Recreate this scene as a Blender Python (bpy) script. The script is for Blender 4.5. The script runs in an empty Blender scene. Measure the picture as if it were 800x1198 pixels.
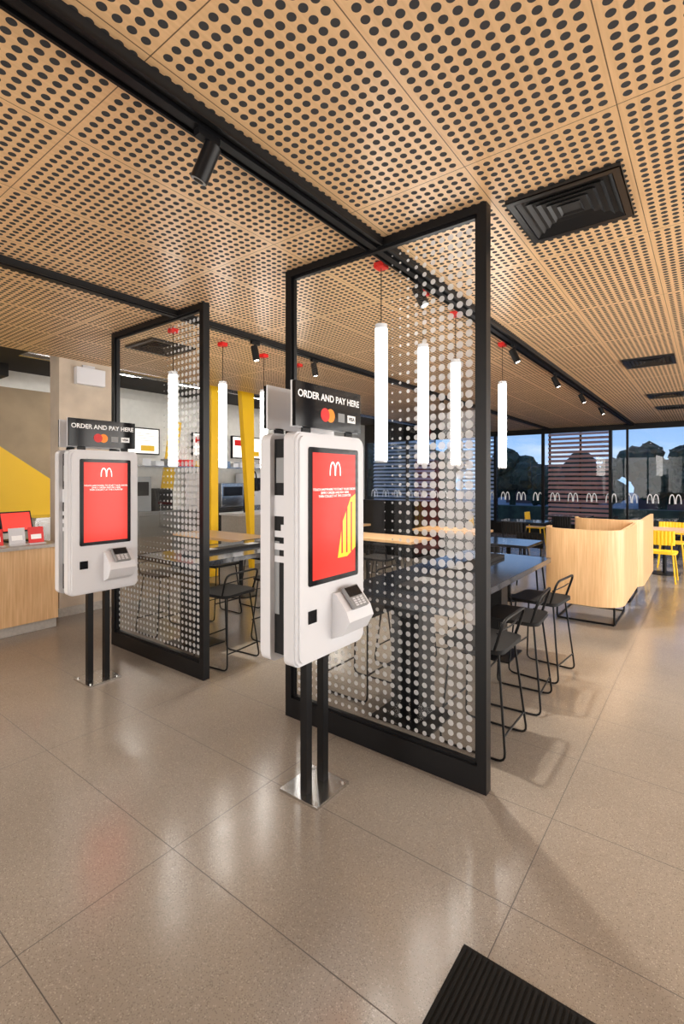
import bpy, bmesh, math, random
from mathutils import Vector, Matrix
random.seed(4)
scene = bpy.context.scene
COL = scene.collection
CEIL = 3.0

# ------------------------------------------------------------------ materials
def mat(name, color=(0.8,0.8,0.8), rough=0.5, metal=0.0, emit=None, estr=0.0, spec=0.5, coat=0.0, noise=0.0, nscale=20, bump=0.0):
    m = bpy.data.materials.new(name); m.use_nodes = True
    nt = m.node_tree; b = nt.nodes['Principled BSDF']
    b.inputs['Base Color'].default_value = (*color,1)
    b.inputs['Roughness'].default_value = rough
    b.inputs['Metallic'].default_value = metal
    b.inputs['Specular IOR Level'].default_value = spec
    b.inputs['Coat Weight'].default_value = coat
    if emit:
        b.inputs['Emission Color'].default_value = (*emit,1)
        b.inputs['Emission Strength'].default_value = estr
    if noise>0 or bump>0:
        g = nt.nodes.new('ShaderNodeNewGeometry')
        n = nt.nodes.new('ShaderNodeTexNoise'); n.inputs['Scale'].default_value = nscale; n.inputs['Detail'].default_value=4
        nt.links.new(g.outputs['Position'], n.inputs['Vector'])
        if noise>0:
            r = nt.nodes.new('ShaderNodeValToRGB')
            r.color_ramp.elements[0].position=0.3; r.color_ramp.elements[1].position=0.7
            r.color_ramp.elements[0].color = (*[c*(1-noise) for c in color],1)
            r.color_ramp.elements[1].color = (*[min(1,c*(1+noise)) for c in color],1)
            nt.links.new(n.outputs['Fac'], r.inputs['Fac']); nt.links.new(r.outputs['Color'], b.inputs['Base Color'])
        if bump>0:
            bp = nt.nodes.new('ShaderNodeBump'); bp.inputs['Strength'].default_value=bump; bp.inputs['Distance'].default_value=0.003
            nt.links.new(n.outputs['Fac'], bp.inputs['Height']); nt.links.new(bp.outputs['Normal'], b.inputs['Normal'])
    return m

class NB:
    """tiny node helper"""
    def __init__(s, nt): s.nt=nt
    def m(s, op, a, b=None, c=None):
        n = s.nt.nodes.new('ShaderNodeMath'); n.operation=op
        for i,v in enumerate((a,b,c)):
            if v is None: continue
            if isinstance(v,(int,float)): n.inputs[i].default_value=v
            else: s.nt.links.new(v, n.inputs[i])
        return n.outputs[0]
    def mix(s, f, a, b):
        n = s.nt.nodes.new('ShaderNodeMix'); n.data_type='RGBA'
        if isinstance(f,(int,float)): n.inputs[0].default_value=f
        else: s.nt.links.new(f,n.inputs[0])
        for idx,v in ((6,a),(7,b)):
            if isinstance(v,tuple): n.inputs[idx].default_value=(*v,1)
            else: s.nt.links.new(v,n.inputs[idx])
        return n.outputs[2]

def wood_mat(name, c1, c2, rough=0.4, axis=1, scale=1.0):
    m = bpy.data.materials.new(name); m.use_nodes=True
    nt=m.node_tree; b=nt.nodes['Principled BSDF']
    g=nt.nodes.new('ShaderNodeNewGeometry'); mp=nt.nodes.new('ShaderNodeMapping')
    sc=[60*scale]*3; sc[axis]=3*scale
    mp.inputs['Scale'].default_value=sc
    n=nt.nodes.new('ShaderNodeTexNoise'); n.inputs['Scale'].default_value=1; n.inputs['Detail'].default_value=5
    nt.links.new(g.outputs['Position'],mp.inputs['Vector']); nt.links.new(mp.outputs['Vector'],n.inputs['Vector'])
    r=nt.nodes.new('ShaderNodeValToRGB'); r.color_ramp.elements[0].position=0.3; r.color_ramp.elements[1].position=0.7
    r.color_ramp.elements[0].color=(*c1,1); r.color_ramp.elements[1].color=(*c2,1)
    nt.links.new(n.outputs['Fac'],r.inputs['Fac']); nt.links.new(r.outputs['Color'],b.inputs['Base Color'])
    b.inputs['Roughness'].default_value=rough
    return m

def ceiling_mat():
    m = bpy.data.materials.new('perforated_oak_ceiling'); m.use_nodes=True
    nt=m.node_tree; b=nt.nodes['Principled BSDF']; N=NB(nt)
    g=nt.nodes.new('ShaderNodeNewGeometry'); s=nt.nodes.new('ShaderNodeSeparateXYZ')
    nt.links.new(g.outputs['Position'],s.inputs[0]); x=s.outputs[0]; y=s.outputs[1]
    def local(v, off, per, cnt, margin=0.016):
        l = N.m('MULTIPLY', N.m('FRACT', N.m('DIVIDE', N.m('SUBTRACT', v, off), per)), per)   # 0..per
        pitch=(per-2*margin)/cnt
        c = N.m('DIVIDE', N.m('SUBTRACT', l, margin), pitch)
        f = N.m('MULTIPLY', N.m('SUBTRACT', N.m('FRACT', c), 0.5), pitch)
        edge = N.m('MINIMUM', l, N.m('SUBTRACT', per, l))
        return f, edge
    fx,ex = local(x, -0.876-6.0, 0.6, 12)
    fy,ey = local(y, 0.9-1.17*8, 1.17, 24)
    d = N.m('SQRT', N.m('ADD', N.m('MULTIPLY',fx,fx), N.m('MULTIPLY',fy,fy)))
    e = N.m('MINIMUM', ex, ey)
    ok = N.m('GREATER_THAN', e, 0.016)
    hole = N.m('MULTIPLY', ok, N.m('LESS_THAN', d, 0.0155))
    seam = N.m('LESS_THAN', e, 0.0020)
    # wood
    mp=nt.nodes.new('ShaderNodeMapping'); mp.inputs['Scale'].default_value=(70,3,1)
    n=nt.nodes.new('ShaderNodeTexNoise'); n.inputs['Scale'].default_value=1; n.inputs['Detail'].default_value=5
    nt.links.new(g.outputs['Position'],mp.inputs['Vector']); nt.links.new(mp.outputs['Vector'],n.inputs['Vector'])
    wood=N.mix(n.outputs['Fac'], (0.57,0.345,0.165), (0.85,0.575,0.32))
    c=N.mix(hole, wood, (0.030,0.029,0.031))
    c=N.mix(seam, c, (0.14,0.085,0.045))
    nt.links.new(c,b.inputs['Base Color'])
    r = N.m('ADD', 0.33, N.m('MULTIPLY', hole, 0.5))
    nt.links.new(r,b.inputs['Roughness'])
    b.inputs['Specular IOR Level'].default_value=0.5
    h = N.m('SUBTRACT', 1.0, N.m('MAXIMUM', hole, seam))
    bp=nt.nodes.new('ShaderNodeBump'); bp.inputs['Strength'].default_value=0.4; bp.inputs['Distance'].default_value=0.004
    nt.links.new(h,bp.inputs['Height']); nt.links.new(bp.outputs['Normal'],b.inputs['Normal'])
    return m

def floor_mat():
    m = bpy.data.materials.new('terrazzo_tile_floor'); m.use_nodes=True
    nt=m.node_tree; b=nt.nodes['Principled BSDF']; N=NB(nt)
    g=nt.nodes.new('ShaderNodeNewGeometry'); s=nt.nodes.new('ShaderNodeSeparateXYZ')
    nt.links.new(g.outputs['Position'],s.inputs[0]); x=s.outputs[0]; y=s.outputs[1]
    def edge(v,off,per):
        l=N.m('MULTIPLY', N.m('FRACT', N.m('DIVIDE', N.m('SUBTRACT', v, off), per)), per)
        return N.m('MINIMUM', l, N.m('SUBTRACT', per, l))
    e=N.m('MINIMUM', edge(x,-0.59-12.6,1.26), edge(y,0.64-5.93,0.593))
    grout=N.m('LESS_THAN', e, 0.0018)
    def vor(sc):
        v=nt.nodes.new('ShaderNodeTexVoronoi'); v.inputs['Scale'].default_value=sc
        nt.links.new(g.outputs['Position'],v.inputs['Vector'])
        ss=nt.nodes.new('ShaderNodeSeparateColor'); nt.links.new(v.outputs['Color'],ss.inputs[0])
        return v.outputs['Distance'], ss.outputs[0]
    d1,r1=vor(180); d2,r2=vor(260)
    n=nt.nodes.new('ShaderNodeTexNoise'); n.inputs['Scale'].default_value=1.6; n.inputs['Detail'].default_value=6
    nt.links.new(g.outputs['Position'],n.inputs['Vector'])
    base=N.mix(n.outputs['Fac'], (0.235,0.205,0.176), (0.325,0.290,0.252))
    chip=N.m('MULTIPLY', N.m('GREATER_THAN', r1, 0.85), N.m('LESS_THAN', d1, 0.45))
    c=N.mix(N.m('MULTIPLY',chip,0.35), base, (0.55,0.51,0.45))
    dark=N.m('MULTIPLY', N.m('LESS_THAN', r2, 0.25), N.m('LESS_THAN', d2, 0.48))
    c=N.mix(N.m('MULTIPLY',dark,0.5), c, (0.085,0.068,0.055))
    c=N.mix(grout, c, (0.045,0.038,0.034))
    nt.links.new(c,b.inputs['Base Color'])
    n4=nt.nodes.new('ShaderNodeTexNoise'); n4.inputs['Scale'].default_value=14; n4.inputs['Detail'].default_value=4
    nt.links.new(g.outputs['Position'],n4.inputs['Vector'])
    r=N.m('ADD',0.13,N.m('MULTIPLY',n4.outputs['Fac'],0.13))
    r=N.m('ADD',r,N.m('MULTIPLY',grout,0.4))
    nt.links.new(r,b.inputs['Roughness'])
    b.inputs['Specular IOR Level'].default_value=0.95
    n3=nt.nodes.new('ShaderNodeTexNoise'); n3.inputs['Scale'].default_value=40
    nt.links.new(g.outputs['Position'],n3.inputs['Vector'])
    bp=nt.nodes.new('ShaderNodeBump'); bp.inputs['Strength'].default_value=0.10; bp.inputs['Distance'].default_value=0.002
    nt.links.new(n3.outputs['Fac'],bp.inputs['Height']); nt.links.new(bp.outputs['Normal'],b.inputs['Normal'])
    return m

def glass_mat(name, tint=(1,1,1), refl=1.0):
    m=bpy.data.materials.new(name); m.use_nodes=True; nt=m.node_tree
    nt.nodes.remove(nt.nodes['Principled BSDF'])
    out=nt.nodes['Material Output']; t=nt.nodes.new('ShaderNodeBsdfTransparent'); t.inputs[0].default_value=(*tint,1)
    gl=nt.nodes.new('ShaderNodeBsdfGlossy'); gl.inputs['Roughness'].default_value=0.0
    fr=nt.nodes.new('ShaderNodeFresnel'); fr.inputs[0].default_value=1.5
    N=NB(nt); f=N.m('MULTIPLY',fr.outputs[0],refl)
    mx=nt.nodes.new('ShaderNodeMixShader'); nt.links.new(f,mx.inputs[0]); nt.links.new(t.outputs[0],mx.inputs[1]); nt.links.new(gl.outputs[0],mx.inputs[2])
    nt.links.new(mx.outputs[0],out.inputs[0]); return m

def frost_mat():
    m=bpy.data.materials.new('frosted_dot_vinyl'); m.use_nodes=True; nt=m.node_tree
    nt.nodes.remove(nt.nodes['Principled BSDF'])
    out=nt.nodes['Material Output']; t=nt.nodes.new('ShaderNodeBsdfTransparent')
    d=nt.nodes.new('ShaderNodeBsdfDiffuse'); d.inputs[0].default_value=(0.72,0.73,0.75,1)
    tl=nt.nodes.new('ShaderNodeBsdfTranslucent'); tl.inputs[0].default_value=(0.72,0.73,0.75,1)
    a=nt.nodes.new('ShaderNodeMixShader'); a.inputs[0].default_value=0.5
    nt.links.new(d.outputs[0],a.inputs[1]); nt.links.new(tl.outputs[0],a.inputs[2])
    b=nt.nodes.new('ShaderNodeMixShader'); b.inputs[0].default_value=0.66
    nt.links.new(t.outputs[0],b.inputs[1]); nt.links.new(a.outputs[0],b.inputs[2])
    nt.links.new(b.outputs[0],out.inputs[0]); return m

BLACK=mat('black_powdercoat',(0.004,0.004,0.005),0.4,spec=0.25)
BLACKM=mat('matte_black',(0.008,0.008,0.009),0.6,spec=0.25)
DARKTOP=mat('dark_stone_tabletop',(0.03,0.034,0.042),0.10,noise=0.3,nscale=60,spec=0.9)
WHITE=mat('white_gloss_plastic',(0.67,0.68,0.72),0.3)
GREYP=mat('grey_plastic',(0.25,0.26,0.27),0.4)
STEEL=mat('brushed_steel',(0.6,0.6,0.6),0.22,metal=1.0)
SCREENB=mat('screen_bezel',(0.006,0.006,0.008),0.12,spec=0.3)
RED_E=mat('screen_red',(0.3,0.005,0.005),0.2,emit=(0.90,0.042,0.022),estr=0.85,spec=0.3)
YEL_E=mat('screen_yellow',(0.5,0.3,0.0),0.2,emit=(1.0,0.60,0.02),estr=0.85)
WHT_E=mat('screen_white',(0.8,0.8,0.8),0.2,emit=(1,0.93,0.85),estr=0.9)
TXT=mat('sign_white_print',(0.85,0.85,0.85),0.5,emit=(1,1,1),estr=0.15)
ORANGE=mat('sign_orange',(0.9,0.25,0.01),0.5,emit=(0.9,0.3,0.02),estr=0.15)
REDP=mat('sign_red',(0.75,0.01,0.01),0.45)
YEL=mat('yellow_paint',(0.95,0.58,0.01),0.45)
TUBE=mat('led_tube_opal',(1,1,1),0.4,emit=(1.0,0.96,0.90),estr=12.0)
LEDP=mat('led_panel_light',(1,1,1),0.4,emit=(1.0,0.94,0.85),estr=24.0)
OAK=wood_mat('oak_veneer',(0.60,0.36,0.17),(0.76,0.51,0.275),0.4,axis=2)
OAKT=wood_mat('oak_tabletop',(0.60,0.37,0.18),(0.76,0.51,0.275),0.3,axis=0)
CEILM=ceiling_mat(); FLOORM=floor_mat()
GLASS=glass_mat('partition_glass',(0.92,0.94,0.95),1.2)
WGLASS=glass_mat('window_glass',(0.9,0.94,0.97),0.9)
FROST=frost_mat()
CONC=mat('plaster_column',(0.52,0.44,0.35),0.7,noise=0.12,nscale=4,bump=0.2)
WALLM=mat('wall_paint',(0.60,0.55,0.48),0.8,noise=0.04,nscale=3)
TILE=mat('kitchen_white_tile',(0.78,0.77,0.73),0.25,noise=0.05,nscale=9)
DARKC=mat('dark_plenum_paint',(0.015,0.013,0.012),0.8)
STONE=mat('grey_counter_stone',(0.42,0.40,0.37),0.3,noise=0.1,nscale=30)
MAT=mat('ribbed_rubber_mat',(0.009,0.009,0.009),0.8,bump=0.4,nscale=300,spec=0.2)
DARKU=mat('dark_upholstery',(0.035,0.03,0.028),0.55,bump=0.2,nscale=200)
SLAT=wood_mat('louvre_slat_timber',(0.75,0.34,0.23),(0.85,0.48,0.35),0.5,axis=0)
SLATW=mat('louvre_slat_light',(0.65,0.68,0.73),0.5)
LEAF=mat('foliage',(0.03,0.05,0.03),0.8,noise=0.5,nscale=3)
ASPH=mat('asphalt',(0.16,0.17,0.19),0.6,noise=0.2,nscale=4)
BLDG=mat('distant_building_render',(0.16,0.10,0.09),0.8,noise=0.1,nscale=2)
ROOF=mat('roof_dark',(0.06,0.05,0.05),0.6)
VENTM=mat('vent_black_metal',(0.010,0.010,0.011),0.28,spec=0.5)

# ------------------------------------------------------------------ mesh builder
class MB:
    def __init__(s,name): s.name=name; s.v=[]; s.f=[]; s.mi=[]; s.mats=[]; s.M=Matrix(); s.sm=[]
    def _m(s,m):
        if m not in s.mats: s.mats.append(m)
        return s.mats.index(m)
    def add(s,vs,fs,m,smooth=False):
        o=len(s.v); s.v+= [tuple(s.M@Vector(p)) for p in vs]
        k=s._m(m)
        flip = s.M.determinant()<0
        for f in fs:
            f=[o+i for i in f]
            if flip: f=f[::-1]
            s.f.append(f); s.mi.append(k); s.sm.append(smooth)
    def box(s,a,b,m):
        x0,x1=sorted((a[0],b[0])); y0,y1=sorted((a[1],b[1])); z0,z1=sorted((a[2],b[2]))
        vs=[(x0,y0,z0),(x1,y0,z0),(x1,y1,z0),(x0,y1,z0),(x0,y0,z1),(x1,y0,z1),(x1,y1,z1),(x0,y1,z1)]
        s.add(vs,[(0,3,2,1),(4,5,6,7),(0,1,5,4),(1,2,6,5),(2,3,7,6),(3,0,4,7)],m)
    def prism(s,poly,vec,m,smooth=False):
        n=len(poly); vec=Vector(vec)
        a=[Vector(p) for p in poly]; nr=Vector((0,0,0))
        for i in range(n): nr+=a[i].cross(a[(i+1)%n])
        if nr.dot(vec)>0: a=a[::-1]
        vs=[tuple(p) for p in a]+[tuple(p+vec) for p in a]
        fs=[tuple(range(n)), tuple(range(2*n-1,n-1,-1))]
        s.add(vs,fs,m)
        o=[(i,n+i,n+(i+1)%n,(i+1)%n) for i in range(n)]
        s.add(vs,o,m,smooth)
    def cyl(s,p,q,r,m,seg=16,r2=None):
        p=Vector(p); q=Vector(q); ax=(q-p).normalized()
        u=ax.orthogonal().normalized(); w=ax.cross(u); r2=r if r2 is None else r2
        vs=[]
        for c,rr in ((p,r),(q,r2)):
            for i in range(seg):
                t=2*math.pi*i/seg; vs.append(tuple(c+u*math.cos(t)*rr+w*math.sin(t)*rr))
        s.add(vs,[(i,(i+1)%seg,seg+(i+1)%seg,seg+i) for i in range(seg)],m,True)
        s.add(vs,[tuple(range(seg-1,-1,-1)),tuple(range(seg,2*seg))],m)
    def tube(s,pts,r,m,fil=0.03,seg=8,closed=False):
        P=[Vector(p) for p in pts]
        out=[]
        n=len(P)
        for i in range(n):
            if not closed and i in (0,n-1): out.append(P[i]); continue
            a=P[i-1]; b=P[i]; c=P[(i+1)%n]
            f=min(fil,(a-b).length*0.45,(c-b).length*0.45)
            s0=b+(a-b).normalized()*f; s1=b+(c-b).normalized()*f
            for k in range(5):
                t=k/4; out.append(s0*(1-t)**2+b*2*t*(1-t)+s1*t*t)
        P=out; n=len(P); rings=[]; u=None
        for i in range(n):
            if closed: tg=(P[(i+1)%n]-P[i-1])
            else: tg=P[min(i+1,n-1)]-P[max(i-1,0)]
            tg.normalize()
            if u is None: u=tg.orthogonal().normalized()
            u=(u-tg*u.dot(tg)); u.normalize(); w=tg.cross(u)
            rings.append([tuple(P[i]+u*math.cos(2*math.pi*k/seg)*r+w*math.sin(2*math.pi*k/seg)*r) for k in range(seg)])
        vs=[p for rg in rings for p in rg]; fs=[]
        for i in range(n if closed else n-1):
            j=(i+1)%n
            for k in range(seg): fs.append((i*seg+k,i*seg+(k+1)%seg,j*seg+(k+1)%seg,j*seg+k))
        s.add(vs,fs,m,True)
        if not closed: s.add(vs,[tuple(range(seg-1,-1,-1)),tuple(range((n-1)*seg,n*seg))],m)
    def build(s,loc=(0,0,0),rot=(0,0,0),bevel=0.0,parent=None,name=None,seg=2):
        me=bpy.data.meshes.new(s.name); me.from_pydata(s.v,[],s.f)
        for m in s.mats: me.materials.append(m)
        for p,k,sm in zip(me.polygons,s.mi,s.sm): p.material_index=k; p.use_smooth=sm
        me.update()
        o=bpy.data.objects.new(name or s.name,me); COL.objects.link(o)
        o.location=loc; o.rotation_euler=rot
        if bevel>0:
            md=o.modifiers.new('bevel','BEVEL'); md.width=bevel; md.segments=seg; md.limit_method='ANGLE'; md.angle_limit=math.radians(50)
        if parent: o.parent=parent
        return o
def dup(o,loc,rot=None,name=None):
    n=o.copy(); n.location=loc
    if rot is not None: n.rotation_euler=rot
    COL.objects.link(n); 
    for c in o.children:
        k=c.copy(); COL.objects.link(k); k.parent=n
    return n
def rrect(w,h,r,n=6):
    pts=[]
    for cx,cy,a0 in ((w/2-r,h/2-r,0),(-w/2+r,h/2-r,90),(-w/2+r,-h/2+r,180),(w/2-r,-h/2+r,270)):
        for i in range(n+1):
            a=math.radians(a0+90*i/n); pts.append((cx+r*math.cos(a),cy+r*math.sin(a)))
    return pts
def text(body,size,loc,rot,m,parent,name,align='CENTER',ext=0.0005,bold=False):
    c=bpy.data.curves.new(name,'FONT'); c.body=body; c.size=size; c.align_x=align; c.align_y='CENTER'; c.extrude=ext
    if bold: c.offset=size*0.02
    o=bpy.data.objects.new(name,c); COL.objects.link(o); c.materials.append(m)
    o.location=loc; o.rotation_euler=rot; o.parent=parent; return o
R90=math.pi/2

# ------------------------------------------------------------------ room shell
XL,XR,YB,YF=-9.8,3.4,-3.4,14.3
XC=-5.95     # edge of the perforated ceiling
b=MB('floor'); b.box((XL-0.2,YB-0.2,-0.1),(XR+0.2,YF+0.1,0),FLOORM); b.build()
b=MB('ceiling'); b.box((XC,YB,CEIL),(XR,YF,CEIL+0.05),CEILM); b.build()
b=MB('ceiling_kitchen'); b.box((XL,YB,3.5),(XC-0.02,YF,3.55),DARKC); b.build()
b=MB('trim_ceiling_fascia'); b.box((XC-0.02,YB,CEIL-0.0),(XC,YF,3.5),OAK); b.build()
b=MB('wall_left'); b.box((XL-0.15,YB,0),(XL,YF,3.55),TILE); b.build()
b=MB('wall_right'); b.box((XR,YB,0),(XR+0.15,YF,3.1),WALLM); b.build()
b=MB('wall_rear'); b.box((XL-0.15,YB-0.15,0),(XR+0.15,YB,3.55),WALLM); b.build()
b=MB('wall_back_sill'); b.box((XL,YF,0),(XR,YF+0.12,0.3),BLACKM); b.box((XL,YF,2.92),(XR,YF+0.12,3.55),BLACKM); b.build()
# windows
posts=[-9.75,-8.1,-6.42,-5.1,-3.74,-2.06,-0.38,1.3,3.3]
for i in range(len(posts)-1):
    b=MB('window_%d'%(i+1)); x0,x1=posts[i],posts[i+1]
    t=0.035
    b.box((x0-t,YF,0.3),(x0+t,YF+0.1,2.92),BLACK)
    if i==len(posts)-2: b.box((x1-t,YF,0.3),(x1+t,YF+0.1,2.92),BLACK)
    b.box((x0+t,YF,0.3),(x1-t,YF+0.1,0.36),BLACK); b.box((x0+t,YF,2.86),(x1-t,YF+0.1,2.92),BLACK)
    if i==5: b.box((-1.70,YF+0.01,0.36),(-1.65,YF+0.09,2.86),BLACK)
    b.add([(x0+t,YF+0.05,0.36),(x1-t,YF+0.05,0.36),(x1-t,YF+0.05,2.86),(x0+t,YF+0.05,2.86)],[(0,1,2,3)],WGLASS)
    b.build()
# arches decal
b=MB('window_arch_decal')
def arch(b,cx,y,z,w,h,m,th):
    for s in (-1,1):
        outer=[];inner=[]
        for k in range(13):
            t=k/12*math.pi
            x=cx+s*w/4+math.cos(t)*w/4
            outer.append((x,z+math.sin(t)**0.8*h)); 
            inner.append((cx+s*w/4+math.cos(t)*(w/4-th),z+math.sin(t)**0.8*(h-th*1.2)))
        for k in range(12):
            o0,o1,i0,i1=outer[k],outer[k+1],inner[k],inner[k+1]
            b.add([(o0[0],y,o0[1]),(o1[0],y,o1[1]),(i1[0],y,i1[1]),(i0[0],y,i0[1])],[(0,1,2,3)],m)
x=-9.4
while x<1:
    arch(b,x,YF+0.035,0.98,0.26,0.24,TXT,0.024); x+=0.46
b.build()
# exterior louvres
def louvre(x0,x1,m,name='window_louvre'):
    b=MB(name); z=0.35
    while z<2.9:
        b.M=Matrix.Translation((0,YF+0.45,z))@Matrix.Rotation(math.radians(35),4,'X')
        b.box((x0,-0.05,-0.010),(x1,0.05,0.010),m); z+=0.125
    b.M=Matrix()
    for x in (x0,x1-0.05,(x0+x1)/2): b.box((x,YF+0.50,-0.15),(x+0.05,YF+0.55,2.95),BLACK)
    b.build()
louvre(-3.7,-2.08,SLAT); louvre(-9.7,-7.3,SLATW); louvre(-6.4,-5.2,SLATW)

# ceiling tracks
def track(x,w,name='lighting_track'):
    b=MB(name); b.box((x-w/2,YB,CEIL-0.03),(x+w/2,YF,CEIL-0.0005),BLACKM)
    b.box((x-w/2,YB,CEIL-0.045),(x-w/2+0.012,YF,CEIL-0.03),BLACK); b.box((x+w/2-0.012,YB,CEIL-0.045),(x+w/2,YF,CEIL-0.03),BLACK)
    b.box((x-0.018,YB,CEIL-0.05),(x+0.018,YF,CEIL-0.03),BLACK)
    return b.build()
track(-1.57,0.12); track(-3.57,0.09)
# ceiling vents
def vent(x,y,name='ceiling_air_vent'):
    b=MB(name); z=CEIL-0.0005
    for k in range(6):
        r=0.255-k*0.04; w=0.022 if k else 0.035
        zz=z-0.022+k*0.002
        for s in (0,1,2,3):
            b.M=Matrix.Translation((x,y,0))@Matrix.Rotation(s*R90,4,'Z')
            vs=[(-r,-r,zz),(r,-r,zz),(r-w,-r+w,zz+0.018 if k else zz),(-r+w,-r+w,zz+0.018 if k else zz)]
            vs2=[(p[0],p[1],p[2]+0.004) for p in vs]
            b.add(vs+vs2,[(3,2,1,0),(4,5,6,7),(0,1,5,4),(1,2,6,5),(2,3,7,6),(3,0,4,7)],VENTM)
    b.M=Matrix.Translation((x,y,0))
    b.box((-0.25,-0.25,z-0.003),(0.25,0.25,z),DARKC)
    for s in (0,1,2,3):
        b.M=Matrix.Translation((x,y,0))@Matrix.Rotation(s*R90,4,'Z')
        b.box((-0.255,-0.255,z-0.022),(0.255,-0.25,z),VENTM)
    return b.build()
for p in ((-0.567,2.70),(-0.567,6.8),(-0.567,9.7),(-0.567,11.4),(-4.64,2.95)): vent(*p)

# ------------------------------------------------------------------ track spot lights
def spot(x,y,aim,power=30,size=80):
    b=MB('track_spotlight')
    b.box((-0.017,-0.05,-0.03),(0.017,0.05,0),BLACK)
    b.cyl((0,0,-0.03),(0,0,-0.075),0.010,BLACK,10)
    d=Vector(aim).normalized(); c=Vector((0,0,-0.10))
    p=c-d*0.055; q=c+d*0.085
    b.cyl(p,q,0.034,BLACK,20)
    b.cyl(q-d*0.001,q+d*0.001,0.030,GREYP,20)
    b.cyl(q-d*0.001,q+d*0.0018,0.020,SCREENB if y<2 else LEDP,20)
    b.cyl(p-d*0.004,p,0.028,BLACK,20)
    o=b.build(loc=(x,y,CEIL-0.05))
    l=bpy.data.lights.new('lamp','SPOT'); l.energy=power; l.spot_size=math.radians(size); l.spot_blend=0.8; l.color=(1,0.88,0.74); l.shadow_soft_size=0.04
    lo=bpy.data.objects.new('lamp',l); COL.objects.link(lo); lo.parent=o; lo.location=q+d*0.01
    lo.rotation_euler=d.to_track_quat('-Z','Y').to_euler()
for y in (1.2,2.95,4.95,6.6,8.2,9.9):
    spot(-1.57,y,(-0.45,-0.2,-1) if y<2 else (0.45,0.1,-1),40 if y<2 else 210)
for y in (0.4,3.3,4.2,5.6,7.5): spot(-3.57,y,(0.1,0.15,-1),110 if y<1 else 210)

# ------------------------------------------------------------------ pendants
def pendant(x,y):
    b=MB('tube_pendant_light')
    b.box((-0.035,-0.035,-0.035),(0.035,0.035,0),REDP)
    b.cyl((0,0,-0.035),(0,0,-0.43),0.003,BLACK,6)
    b.cyl((0,0,-0.40),(0,0,-0.43),0.040,WHITE,24)
    b.cyl((0,0,-0.43),(0,0,-1.28),0.040,TUBE,24)
    b.cyl((0,0,-1.28),(0,0,-1.295),0.040,WHITE,24)
    return b.build(loc=(x,y,CEIL))
for k in range(5):
    pendant(-1.70,2.67+0.58*k); 
for k in range(4): pendant(-4.0,2.67+0.58*k)

# ------------------------------------------------------------------ glass partitions
def partition(x0,x1,y):
    w=x1-x0
    b=MB('glass_partition')
    t=0.03
    b.box((0,-t,0),(0.05,t,CEIL),BLACK); b.box((w-0.05,-t,0),(w,t,CEIL),BLACK)
    b.box((0.05,-t,0),(w-0.05,t,0.13),BLACK); b.box((0.05,-t,CEIL-0.045),(w-0.05,t,CEIL-0.0),BLACK)
    for xx in (0.05,w-0.065):
        b.box((xx,-0.014,0.13),(xx+0.015,0.014,CEIL-0.045),BLACK)
    b.box((0.05,-0.014,0.13),(w-0.05,0.014,0.145),BLACK); b.box((0.05,-0.014,CEIL-0.06),(w-0.05,0.014,CEIL-0.045),BLACK)
    b.add([(0.065,0,0.145),(w-0.065,0,0.145),(w-0.065,0,CEIL-0.06),(0.065,0,CEIL-0.06)],[(0,1,2,3)],GLASS)
    o=b.build(loc=(x0,y,0))
    d=MB('dot_vinyl'); p=0.0535
    def ss(t): t=max(0,min(1,t)); return t*t*(3-2*t)
    nx=int((w-0.15)/p); nz=int((CEIL-0.24)/p)
    for i in range(nx+1):
        for j in range(nz+1):
            X=0.075+p*0.5+i*(w-0.15-p)/nx; Z=0.165+p*0.5+j*(CEIL-0.25-p)/nz
            u=X/w
            mid=1-0.30*ss(abs(Z-1.5)/1.4)
            s1=ss((u-0.44)/0.44)*mid; s2=ss((1.15-Z+0.45*u)/0.8)*0.64*(1-0.25*ss((0.5-Z)/0.4))
            s=max(s1,s2)
            r=0.0240*s
            if r<0.004: continue
            n=14
            vs=[(X+r*math.cos(2*math.pi*k/n),-0.003,Z+r*math.sin(2*math.pi*k/n)) for k in range(n)]
            d.add(vs,[tuple(range(n))],FROST)
    d.build(parent=o)
    return o
partition(-2.287,-0.896,2.42); partition(-4.61,-3.19,2.43)

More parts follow.
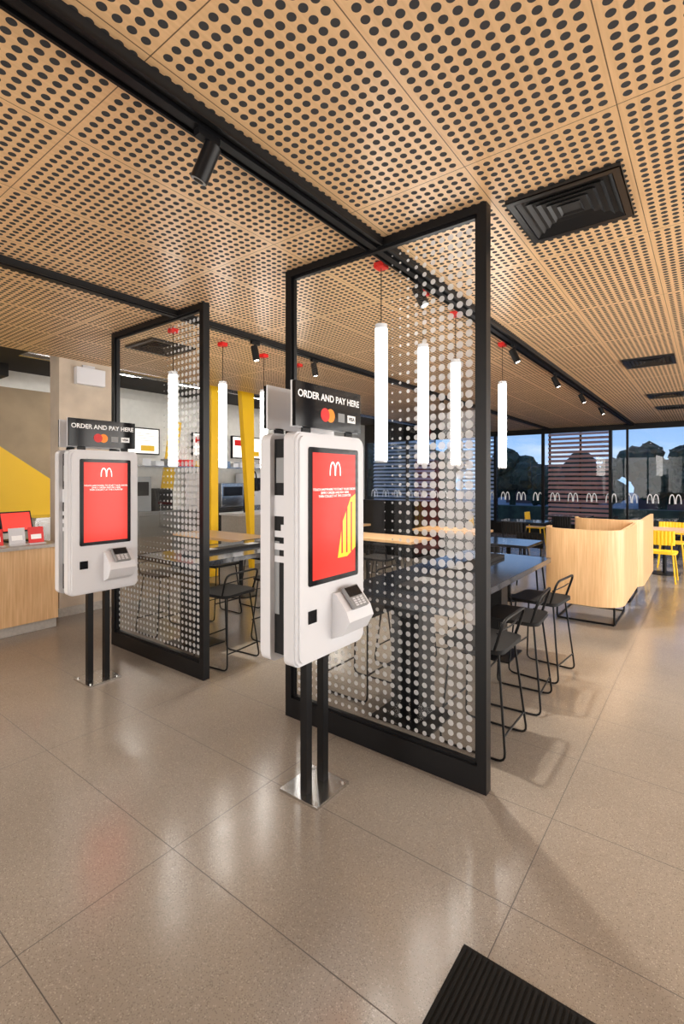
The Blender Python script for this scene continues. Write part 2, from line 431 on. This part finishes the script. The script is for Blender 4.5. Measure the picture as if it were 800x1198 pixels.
# ------------------------------------------------------------------ kiosk
def kiosk(loc,yellow):
    b=MB('self_order_kiosk')
    b.box((-0.125,-0.13,0),(0.125,0.13,0.014),STEEL)
    for x,y in ((-0.1,-0.105),(0.1,-0.105),(-0.1,0.105),(0.1,0.105)): b.cyl((x,y,0.014),(x,y,0.022),0.008,STEEL,10)
    for y in (-0.066,0.066): b.box((-0.021,y-0.021,0.014),(0.021,y+0.021,0.80),BLACK)
    b.box((-0.045,-0.245,0.76),(0.045,0.245,1.79),BLACKM)          # core between the two units
    b.box((-0.049,-0.247,0.95),(-0.012,-0.243,1.30),GREYP); b.box((0.0,-0.248,1.33),(0.03,-0.243,1.38),WHITE)
    b.box((-0.048,-0.249,1.42),(0.046,-0.243,1.52),WHITE); b.box((-0.03,-0.249,1.58),(0.03,-0.243,1.70),GREYP)
    for z in (1.20,1.26,1.32): b.box((-0.04,-0.25,z),(0.04,-0.243,z+0.03),WHITE)
    zc=(0.72+1.82)/2; hh=1.10
    for s in (0,1):
        b.M=Matrix.Rotation(math.pi*s,4,'Z')
        b.prism([(0.045,y,zc+z) for y,z in rrect(0.55,hh,0.04)],(0.062,0,0),WHITE,True)
        b.prism([(0.107,y,zc+z) for y,z in rrect(0.535,hh-0.015,0.04)],(0.012,0,0),WHITE,True)
        b.prism([(0.119,y,zc+z) for y,z in rrect(0.51,hh-0.04,0.035)],(0.011,0,0),WHITE,True)
        # screen
        b.prism([(0.130,y,1.42+z) for y,z in rrect(0.40,0.66,0.012)],(0.004,0,0),SCREENB)
        b.box((0.134,-0.172,1.115),(0.1355,0.172,1.725),RED_E)
        for sy in (-1,1):  # arches on screen
            for k in range(16):
                t0=k/16*math.pi; t1=(k+1)/16*math.pi
                def pp(t,r0,h): return (0.1365,sy*0.021+math.cos(t)*r0,1.615+math.sin(t)**0.75*h)
                b.add([pp(t0,0.024,0.070),pp(t1,0.024,0.070),pp(t1,0.017,0.060),pp(t0,0.017,0.060)],[(0,1,2,3)],WHT_E)
        if yellow:
            b.prism([(0.1357,0.02,1.20),(0.1357,0.06,1.38),(0.1357,0.13,1.50),(0.1357,0.172,1.52),(0.1357,0.172,1.24),(0.1357,0.10,1.20)],(0.0006,0,0),YEL_E)
            for k in range(3): b.box((0.1362,0.05+k*0.04,1.22),(0.1367,0.062+k*0.04,1.42+k*0.03),RED_E)
        b.box((0.13,-0.20,0.915),(0.134,-0.14,0.975),SCREENB)     # scanner window
        if s==0:
            # card reader module
            b.prism([(0.13,-0.02,0.80),(0.20,-0.02,0.83),(0.24,-0.02,0.90),(0.22,-0.02,0.95),(0.15,-0.02,1.03),(0.13,-0.02,1.03)],(0,0.21,0),WHITE)
            b.M=Matrix.Rotation(math.pi*s,4,'Z')@Matrix.Translation((0.193,0.085,0.993))@Matrix.Rotation(math.radians(49),4,'Y')
            b.box((-0.065,-0.06,0),(0.055,0.06,0.018),GREYP)
            b.box((-0.058,-0.053,0.018),(-0.005,0.053,0.0205),SCREENB)
            for i in range(3):
                for j in range(4): b.box((0.003+j*0.012,-0.042+i*0.03,0.018),(0.011+j*0.012,-0.022+i*0.03,0.0215),WHITE)
            b.M=Matrix.Rotation(math.pi*s,4,'Z')
        # header sign
        b.box((0.095,-0.27,1.845),(0.115,0.25,2.055),SCREENB)
        b.box((0.085,-0.272,1.843),(0.095,0.252,2.057),WHITE)
        b.box((0.085,-0.20,1.80),(0.095,-0.14,1.85),BLACK); b.box((0.085,0.14,1.80),(0.095,0.20,1.85),BLACK)
        for (y,m,r) in ((-0.055,REDP,0.034),(-0.012,ORANGE,0.034)):
            b.cyl((0.115,y,1.915),(0.1165 if m is REDP else 0.1162,y,1.915),r,m,24)
        b.box((0.115,0.05,1.89),(0.1162,0.105,1.935),GREYP); b.box((0.115,0.13,1.893),(0.1162,0.20,1.932),TXT)
    b.M=Matrix()
    o=b.build(loc=loc,bevel=0.004)
    for s in (0,1):
        sg=1-2*s; rz=R90*sg
        text('ORDER AND PAY HERE',0.047,(sg*0.1155,-0.01*sg,1.998),(R90,0,rz),TXT,o,'sign_text',bold=True)
        text('VISA',0.026,(sg*0.1168,0.165*sg,1.912),(R90,0,rz),SCREENB,o,'sign_logo_text',bold=True)
        text('TOUCH ANYWHERE TO START YOUR ORDER\nSIMPLY ORDER AND PAY HERE\nTHEN COLLECT AT THE COUNTER',0.0165,(sg*0.1362,0,1.530),(R90,0,rz),WHT_E,o,'screen_text',ext=0.0002)
    return o
kiosk((-1.63,1.92,0),True); kiosk((-3.90,1.92,0),False)

# ------------------------------------------------------------------ bar tables
def bar_table(x0,x1,y0,y1,z=0.86):
    cx=(x0+x1)/2; b=MB('bar_table')
    b.box((x0,y0,z-0.045),(x1,y1,z),DARKTOP)
    b.box((cx-0.07,y0+0.25,z),(cx+0.07,y1-0.25,z+0.03),BLACKM)
    y=y0+0.45
    while y<y1-0.4:
        b.box((cx-0.05,y,z+0.03),(cx+0.05,y+0.14,z+0.034),GREYP); y+=0.55
    for yy in (y0+0.30,y1-0.45):
        b.box((cx-0.12,yy-0.03,0.012),(cx+0.12,yy+0.13,z-0.045),BLACK)
        b.box((cx-0.22,yy-0.14,0),(cx+0.22,yy+0.24,0.012),BLACK)
    b.box((cx-0.04,y0+0.4,z-0.12),(cx+0.04,y1-0.5,z-0.045),BLACK)
    return b.build(bevel=0.004)
bar_table(-2.02,-1.18,2.56,4.80); bar_table(-4.42,-3.58,2.56,4.80)

# stool: back at +X
b=MB('bar_stool')
S=0.62
b.prism([(x,y,S-0.022) for x,y in rrect(0.38,0.40,0.06)],(0,0,0.024),BLACKM,True)
for s in (-1,1):
    b.tube([(-0.15,s*0.14,S-0.03),(-0.19,s*0.20,0.008),(0.21,s*0.20,0.008),(0.15,s*0.14,S-0.03)],0.007,BLACK,0.05)
    b.tube([(0.15,s*0.14,S-0.03),(-0.15,s*0.14,S-0.03)],0.007,BLACK)
b.tube([(-0.182,-0.19,0.20),(-0.182,0.19,0.20)],0.007,BLACK)
b.tube([(0.195,-0.188,0.14),(0.195,0.188,0.14)],0.006,BLACK)
b.tube([(0.14,-0.19,S-0.01),(0.20,-0.20,S+0.18),(0.20,0.20,S+0.18),(0.14,0.19,S-0.01)],0.009,BLACK,0.06)
b.tube([(0.16,-0.19,S+0.10),(0.185,0,S+0.11),(0.16,0.19,S+0.10)],0.005,BLACK,0.05)
stool=b.build(loc=(-1.12,2.92,0))
for y,a in ((3.58,4),(4.22,-5)): dup(stool,(-1.12,y,0),(0,0,math.radians(a)))
for y in (3.05,3.75,4.4): dup(stool,(-2.12,y,0),(0,0,math.pi))
dup(stool,(-3.40,2.80,0),(0,0,math.radians(6)))
for y in (3.5,4.25): dup(stool,(-3.44,y,0),(0,0,0))
for y in (2.95,3.65,4.35): dup(stool,(-4.58,y,0),(0,0,math.pi))

# ------------------------------------------------------------------ long curved oak booth
def path_wall(b,pts,z0,z1,th,m,r=0.27):
    P=[Vector(p) for p in pts]; out=[]
    for i in range(len(P)):
        if i in (0,len(P)-1): out.append(P[i]); continue
        a,c,d=P[i-1],P[i],P[i+1]
        s0=c+(a-c).normalized()*r; s1=c+(d-c).normalized()*r
        cen=s0+(s1-c)
        for k in range(17):
            t=k/16*R90; out.append(cen+(s0-cen)*math.cos(t)+(s1-cen)*math.sin(t))
    o2=[out[0]]
    for p in out[1:]:
        if (p-o2[-1]).length>1e-4: o2.append(p)
    out=o2
    vs=[]; n=len(out)
    for i,p in enumerate(out):
        tg=(out[min(i+1,n-1)]-out[max(i-1,0)]).normalized(); nr=Vector((-tg.y,tg.x))
        q=p+nr*th
        vs+=[(p.x,p.y,z0),(p.x,p.y,z1),(q.x,q.y,z1),(q.x,q.y,z0)]
    fs=[]
    for i in range(n-1):
        o=i*4; k=o+4
        fs+=[(o,k,k+1,o+1)]; fs+=[(o+2,k+2,k+3,o+3)]
    b.add(vs,fs,m,True)
    fs=[]
    for i in range(n-1):
        o=i*4; k=o+4
        fs+=[(o+1,k+1,k+2,o+2),(o+3,k+3,k,o)]
    fs+=[(0,1,2,3),((n-1)*4+3,(n-1)*4+2,(n-1)*4+1,(n-1)*4)]
    b.add(vs,fs,m)
b=MB('curved_oak_booth')
x0,x1=-1.52,-0.72
path_wall(b,[(x0,6.10),(x0,5.72),(x1,5.72),(x1,7.06)],0.24,1.05,0.035,OAK)
path_wall(b,[(x0+0.05,7.30),(x0+0.05,7.0),(x1+0.06,7.0),(x1+0.06,8.50)],0.24,1.08,0.035,OAK)
for yb in (5.72,7.0):
    b.prism([(x+(x0+x1)/2,y+yb+0.36,0.30) for x,y in rrect(x1-x0-0.10,0.56,0.22)],(0,0,0.15),DARKU)
    b.prism([(x0+0.27,yb+0.05,0.45),(x1-0.27,yb+0.05,0.45),(x1-0.27,yb+0.15,0.45),(x0+0.27,yb+0.15,0.45)],(0,0,0.50),DARKU)
    b.box((x0+0.10,yb+0.25,0.25),(x1-0.08,yb+0.62,0.30),BLACK)
    for x in (x0+0.12,x1-0.10):
        b.tube([(x,yb+0.25,0.28),(x,yb+0.25,0.010),(x,yb+1.0,0.010),(x,yb+1.0,0.28)],0.011,BLACK,0.04)
    for yy in (yb+0.25,yb+1.0): b.tube([(x0+0.12,yy,0.010),(x1-0.10,yy,0.010)],0.011,BLACK)
    b.box((x1-0.13,yb+0.6,0.25),(x1-0.04,yb+1.2,0.28),BLACK)
b.build()
def small_table(name,x0,x1,y0,y1,z,m,leg=True):
    b=MB(name); b.box((x0,y0,z-0.035),(x1,y1,z),m); L=max(x1-x0,y1-y0)
    cx=(x0+x1)/2; cy=(y0+y1)/2
    xs=[cx] if L<1.1 or (y1-y0)>(x1-x0) else [x0+0.35,x1-0.35]
    ys=[cy] if L<1.1 or (x1-x0)>(y1-y0) else [y0+0.35,y1-0.35]
    for xx in xs:
        for yy in ys:
            b.cyl((xx,yy,0.012),(xx,yy,z-0.035),0.03,BLACK,14); b.cyl((xx,yy,0),(xx,yy,0.012),0.22,BLACK,28)
            b.box((xx-0.15,yy-0.15,z-0.045),(xx+0.15,yy+0.15,z-0.035),BLACK)
    return b.build(bevel=0.003)
small_table('communal_oak_table',-4.2,-3.0,5.4,6.0,0.80,OAKT)
small_table('communal_oak_table',-3.8,-2.7,6.9,7.5,0.80,OAKT)
small_table('communal_oak_table',-6.3,-4.8,4.2,4.8,0.80,OAKT)
small_table('communal_oak_table',-6.3,-4.8,6.6,7.2,0.80,OAKT)
small_table('dining_table',-3.4,-2.5,9.6,10.3,0.76,DARKTOP)
small_table('dining_table',-2.5,-1.80,6.2,6.9,0.76,DARKTOP)
small_table('dining_table',-3.0,-2.1,11.6,12.3,0.76,DARKTOP)
small_table('dining_table',-5.4,-4.5,10.2,10.9,0.76,DARKTOP)
small_table('dining_table',-1.3,-0.5,11.5,12.2,0.76,DARKTOP)
small_table('dining_table',-0.95,-0.25,9.5,10.1,0.76,OAKT)
# chairs
def chair(name,loc,rot,m):
    b=MB(name)
    b.prism([(x,y,0.44) for x,y in rrect(0.42,0.42,0.08)],(0,0,0.025),m,True)
    for sx in (-1,1):
        for sy in (-1,1): b.cyl((sx*0.16,sy*0.16,0.44),(sx*0.20,sy*0.20,0),0.012,BLACK if m is not YEL else YEL,8)
    pts=[]
    for k in range(9):
        t=-1+2*k/8; pts.append((0.20-0.05*t*t,0.19*t))
    for k in range(8):
        (xa,ya),(xb,yb)=pts[k],pts[k+1]
        b.prism([(xa,ya,0.58),(xb,yb,0.58),(xb+0.015,yb,0.58),(xa+0.015,ya,0.58)],(0.02,0,0.22),m,True)
    for sy in (-1,1): b.tube([(0.17,sy*0.15,0.45),(0.19,sy*0.15,0.62)],0.01,m)
    return b.build(loc=loc,rot=(0,0,rot))
chair('dining_chair',(-0.55,10.6,0),1.6,YEL); chair('dining_chair',(-0.6,9.1,0),-1.6,YEL)
chair('dining_chair',(-3.9,9.9,0),math.pi,YEL); chair('dining_chair',(-2.15,10.0,0),0,BLACKM)
chair('dining_chair',(-1.8,11.95,0),0,BLACKM); chair('dining_chair',(-3.3,11.95,0),math.pi,YEL)
chair('dining_chair',(-4.2,10.5,0),0,BLACKM); chair('dining_chair',(-0.3,11.8,0),0,BLACKM)
chair('dining_chair',(-2.1,7.2,0),1.6,BLACKM); chair('dining_chair',(-2.15,5.85,0),-1.6,BLACKM)
chair('dining_chair',(-2.9,9.2,0),-1.6,BLACKM); chair('dining_chair',(-2.5,11.2,0),-1.6,BLACKM)
for x in (-3.85,-3.3): dup(stool,(x,5.15,0),(0,0,-R90))
for x in (-3.85,-3.3): dup(stool,(x,6.25,0),(0,0,R90))
# dark banquette at back
b=MB('banquette_partition'); b.box((-8.3,8.6,0),(-3.6,8.72,1.12),BLACKM); b.box((-8.3,8.72,0.0),(-3.6,9.2,0.45),DARKU); b.box((-8.3,8.56,1.12),(-3.6,8.76,1.15),BLACK); b.build(bevel=0.005)

# ------------------------------------------------------------------ left service area
b=MB('column_plaster'); b.box((-6.22,2.50,0),(XC-0.03,3.12,3.5),CONC); b.box((-6.23,2.49,0),(XC-0.02,3.13,0.1),STONE); col=b.build()
b=MB('emergency_light_box'); b.box((-5.98,2.66,2.72),(-5.90,3.0,2.92),WHITE); b.box((-5.98,2.75,2.92),(-5.955,2.9,2.96),WHITE); b.build(bevel=0.006,parent=col)
b=MB('service_counter')
b.box((-6.35,-2.2,0.10),(-5.62,2.34,0.87),OAK); b.box((-6.33,-2.2,0),(-5.64,2.33,0.10),STONE); b.box((-6.38,-2.2,0.87),(-5.59,2.36,0.905),STONE)
b.build(bevel=0.003)
def cash(loc,rot):
    b=MB('cash_register')
    b.prism([(x,y,0) for x,y in rrect(0.22,0.24,0.03)],(0,0,0.02),BLACK,True)
    b.cyl((0,0,0.02),(0,0,0.16),0.025,BLACK,12)
    b.M=Matrix.Translation((0,0,0.2))@Matrix.Rotation(math.radians(-15),4,'Y')
    b.box((-0.015,-0.17,-0.10),(0.015,0.17,0.13),BLACK); b.box((0.015,-0.155,-0.085),(0.017,0.155,0.115),RED_E)
    b.M=Matrix(); return b.build(loc=loc,rot=(0,0,rot),bevel=0.003)
cash((-6.15,2.12,0.905),0.2)
b=MB('menu_card_holder')
for k,(y,m) in enumerate(((0,REDP),(0.2,WHITE),(0.38,REDP))):
    b.box((-0.02,y-0.08,0),(0.06,y+0.08,0.01),WHITE)
    b.M=Matrix.Translation((0.02,y,0.01))@Matrix.Rotation(math.radians(-12),4,'Y'); b.box((-0.004,-0.075,0),(0.004,0.075,0.17),m); b.box((0.004,-0.05,0.04),(0.005,0.05,0.09),TXT); b.M=Matrix()
b.build(loc=(-5.78,1.80,0.905))
b=MB('paper_cup_stack')
for y,h in ((0,0.16),(0.1,0.22),(0.2,0.13)):
    b.cyl((0,y,0),(0,y,h),0.032,WHITE,16,0.04); b.cyl((0,y,h*0.3),(0,y,h*0.6),0.036,REDP,16,0.039)
b.build(loc=(-6.1,1.55,0.905))
b=MB('countertop_display_case'); b.box((-0.25,-0.5,0),(0.25,0.5,0.03),BLACK); b.box((-0.25,-0.5,0.33),(0.25,0.5,0.36),REDP)
for x in (-0.24,0.22):
    for y in (-0.49,0.47): b.box((x,y,0.03),(x+0.02,y+0.02,0.33),STEEL)
b.box((-0.2,-0.45,0.17),(0.2,0.45,0.18),STEEL)
for k in range(6): b.cyl((0.05,-0.38+k*0.15,0.03),(0.05,-0.38+k*0.15,0.10),0.05,YEL if k%2 else REDP,14); 
b.build(loc=(-6.05,0.4,0.905))
# yellow wall graphic + kitchen
b=MB('wall_graphic_yellow')
b.prism([(XL,1.8,0.9),(XL,4.95,0.9),(XL,4.75,1.02),(XL,3.14,2.15),(XL,1.8,3.05)],(0.03,0,0),YEL); 
b.prism([(XL,6.15,0.9),(XL,6.45,0.9),(XL,6.75,2.9),(XL,6.45,2.9)],(0.03,0,0),YEL)
b.build()
b=MB('wall_panel_brown'); b.box((XL,0.5,1.0),(XL+0.02,5.0,3.2),mat('brown_panel',(0.36,0.27,0.17),0.6,noise=0.1,nscale=3)); b.build()
b=MB('yellow_slanted_pillar'); b.box((-6.6,5.02,0),(-6.46,5.16,3.5),YEL); b.build(bevel=0.004)
b=MB('yellow_slanted_pillar'); b.prism([(-6.6,5.95,0),(-6.6,6.00,0),(-6.6,5.98,3.5),(-6.6,5.66,3.5)],(0.10,0,0),YEL); b.build(bevel=0.004)
b=MB('kitchen_back_counter'); b.box((XL+0.02,3.4,0),(XL+0.75,12.5,0.9),STEEL); b.box((XL+0.02,3.4,0.9),(XL+0.8,12.5,0.94),STEEL)
for k in range(10): b.box((XL+0.75,3.45+k*0.9,0.12),(XL+0.765,4.28+k*0.9,0.84),STEEL)
b.build(bevel=0.003)
b=MB('kitchen_equipment')
for k,(y,h,w,m) in enumerate(((5.1,0.7,0.5,GREYP),(5.7,0.45,0.4,BLACKM),(6.8,0.8,0.5,WHITE),(7.4,0.55,0.7,STEEL),(8.3,0.8,0.5,WHITE),(9.1,0.5,0.6,BLACKM),(10,0.75,0.6,STEEL))):
    b.box((XL+0.1,y,0.94),(XL+0.65,y+w,0.94+h),m); b.box((XL+0.65,y+0.06,0.94+h*0.45),(XL+0.66,y+w-0.06,0.94+h*0.85),SCREENB)
    b.cyl((XL+0.665,y+0.1,0.94+h*0.3),(XL+0.68,y+0.1,0.94+h*0.3),0.02,STEEL,12)
b.build(bevel=0.006)
b=MB('kitchen_wall_shelf')
for z in (1.85,):
    b.box((XL+0.01,5.05,z),(XL+0.36,11.8,z+0.03),STEEL)
    y=5.1
    while y<11.6:
        h=random.uniform(0.08,0.16); w_=random.uniform(0.1,0.22); m=random.choice((WHITE,WHITE,REDP,STEEL,YEL,GREYP))
        b.box((XL+0.05,y,z+0.03),(XL+0.3,y+w_,z+0.03+h),m); y+=w_+random.uniform(0.03,0.2)
b.build()
for i,y in enumerate((5.1,7.0,8.2)):
    b=MB('menu_board'); b.box((XL+0.02,y,2.12),(XL+0.08,y+1.05,2.7),BLACK)
    b.box((XL+0.08,y+0.03,2.15),(XL+0.083,y+1.02,2.67),WHT_E); b.box((XL+0.083,y+0.08,2.45),(XL+0.085,y+0.38,2.60),REDP); b.box((XL+0.083,y+0.6,2.2),(XL+0.085,y+0.92,2.32),YEL)
    for k in range(4): b.box((XL+0.083,y+0.5,2.42+k*0.05),(XL+0.085,y+0.95,2.43+k*0.05),GREYP)
    b.build()
def ledpanel(x,y,lx,ly,z=3.5):
    b=MB('led_ceiling_panel'); b.box((x-lx/2,y-ly/2,z-0.03),(x+lx/2,y+ly/2,z),WHITE); b.box((x-lx/2+0.02,y-ly/2+0.02,z-0.034),(x+lx/2-0.02,y+ly/2-0.02,z-0.03),LEDP); b.build()
for y in (0.5,4.2,6.2,8.2,10.5): ledpanel(-8.3,y,0.3,1.2)
b=MB('ceiling_duct')
b.box((-9.6,YB+0.1,3.25),(-9.0,3.0,3.45),DARKC); b.cyl((-7.3,YB+0.1,3.3),(-7.3,YF-0.2,3.3),0.07,STEEL,16)
b.box((-9.6,2.2,3.2),(-6.7,2.5,3.4),DARKC); b.build()
b=MB('kitchen_island_with_taps'); b.box((-7.3,5.9,0),(-6.8,8.0,0.92),STONE); b.box((-7.33,5.87,0.92),(-6.77,8.03,0.96),WHITE)
for y in (6.2,6.8): 
    b.tube([(-7.0,y,0.96),(-7.0,y,1.75),(-7.0,y+0.3,1.75),(-7.0,y+0.3,1.5)],0.015,BLACK,0.15); b.cyl((-7.0,y+0.3,1.36),(-7.0,y+0.3,1.5),0.05,BLACK,20,0.03)
b.build()

# ------------------------------------------------------------------ door mat
b=MB('entrance_doormat'); b.box((-0.67,0.2,0),(1.2,1.58,0.006),MAT)
x=-0.665
while x<1.19: b.box((x,0.21,0.006),(x+0.009,1.57,0.010),MAT); x+=0.018
b.build()

# ------------------------------------------------------------------ exterior
b=MB('parking_ground'); b.box((-50,YF+0.2,-0.25),(40,70,-0.15),ASPH); b.build()
def tree(x,y,r,h):
    bm=bmesh.new()
    for k in range(14):
        c=Vector((x+random.uniform(-r,r)*0.8,y+random.uniform(-1,1)*r*0.5,h+random.uniform(-0.6,0.6)*r))
        mm=Matrix.Translation(c)@Matrix.Scale(r*random.uniform(0.35,0.6),4)
        bmesh.ops.create_icosphere(bm,subdivisions=3,radius=1,matrix=mm)
    for v in bm.verts: v.co+=Vector((random.uniform(-1,1),random.uniform(-1,1),random.uniform(-1,1)))*0.07*r
    bmesh.ops.create_cone(bm,cap_ends=True,segments=10,radius1=0.2,radius2=0.12,depth=h+0.2,matrix=Matrix.Translation((x,y,h/2-0.2)))
    me=bpy.data.meshes.new('street_tree'); bm.to_mesh(me); bm.free(); me.materials.append(LEAF)
    o=bpy.data.objects.new('street_tree',me); COL.objects.link(o)
for x,y,r,h in ((-13,26,1.8,1.7),(-9.6,30,1.5,1.8),(-6.6,27,1.0,1.2),(-1.6,25,1.3,1.9),(0.3,26,1.2,1.5),(2.6,27,1.5,2.4),(-16,24,1.6,1.8),(-4.9,29,1.3,1.6),(-20,30,3,2.4),(5.5,26,2.0,2.4)): tree(x,y,r,h)
b=MB('distant_building'); b.box((-3.2,32,-0.2),(6,38,1.5),BLDG); b.prism([(-3.6,31.6,1.5),(6.4,31.6,1.5),(5,33.5,2.7),(-2.2,33.5,2.7)],(0,4,0),ROOF)
b.box((-12,36,-0.2),(-6,42,1.8),BLDG); b.prism([(-12.4,35.6,1.8),(-5.6,35.6,1.8),(-7,37,2.6),(-11,37,2.6)],(0,4,0),ROOF)
for k in range(4): b.box((-2.6+k*2,31.97,0.6),(-1.6+k*2,32.0,1.2),LEDP if k==1 else SCREENB)
b.build()
b=MB('hedge_fence'); b.box((-30,20,-0.2),(10,20.5,0.5),LEAF); b.build()

# ------------------------------------------------------------------ world
w=bpy.data.worlds.new('World'); scene.world=w; w.use_nodes=True; nt=w.node_tree
bg=nt.nodes['Background']; tc=nt.nodes.new('ShaderNodeTexCoord'); sp=nt.nodes.new('ShaderNodeSeparateXYZ')
nt.links.new(tc.outputs['Generated'],sp.inputs[0])
r=nt.nodes.new('ShaderNodeValToRGB'); cr=r.color_ramp
cr.elements[0].position=0.0; cr.elements[0].color=(0.36,0.56,0.84,1)
cr.elements[1].position=0.30; cr.elements[1].color=(0.07,0.20,0.55,1)
nt.links.new(sp.outputs[2],r.inputs[0])
mp=nt.nodes.new('ShaderNodeMapping'); mp.inputs['Scale'].default_value=(4,4,14); nt.links.new(tc.outputs['Generated'],mp.inputs[0])
n=nt.nodes.new('ShaderNodeTexNoise'); n.inputs['Scale'].default_value=1.6; n.inputs['Detail'].default_value=6; nt.links.new(mp.outputs[0],n.inputs[0])
r2=nt.nodes.new('ShaderNodeValToRGB'); r2.color_ramp.elements[0].position=0.50; r2.color_ramp.elements[1].position=0.78; nt.links.new(n.outputs['Fac'],r2.inputs[0])
N=NB(nt); c=N.mix(r2.outputs[0], r.outputs[0], (0.68,0.75,0.84)); nt.links.new(c,bg.inputs[0]); bg.inputs[1].default_value=1.3

# ------------------------------------------------------------------ added fill lamps
def area(name,loc,rot,sx,sy,e,col):
    l=bpy.data.lights.new(name,'AREA'); l.shape='RECTANGLE'; l.size=sx; l.size_y=sy; l.energy=e; l.color=col
    o=bpy.data.objects.new(name,l); COL.objects.link(o); o.location=loc; o.rotation_euler=rot; return o
area('rear_fill_lamp',(-2.0,YB+0.05,1.5),(R90,0,0),6,2.6,220,(1.0,0.96,0.91))  # added fill behind the camera; the rear wall is solid, no window there
area('side_fill_lamp',(XR-0.05,6.0,1.5),(R90,0,R90),10,2.6,470,(1.0,0.965,0.92))  # added out-of-view fill along the solid right wall, no glazing behind it

# ------------------------------------------------------------------ camera
cam=bpy.data.cameras.new('camera'); co=bpy.data.objects.new('camera',cam); COL.objects.link(co)
co.location=(0,0,1.6); co.rotation_euler=(R90,0,math.radians(37.1))
cam.sensor_fit='HORIZONTAL'; cam.sensor_width=24; cam.lens=24*568/800; cam.shift_y=-39/800; cam.clip_start=0.02; cam.clip_end=300
scene.camera=co
scene.view_settings.view_transform='Standard'
scene.view_settings.exposure=0.08
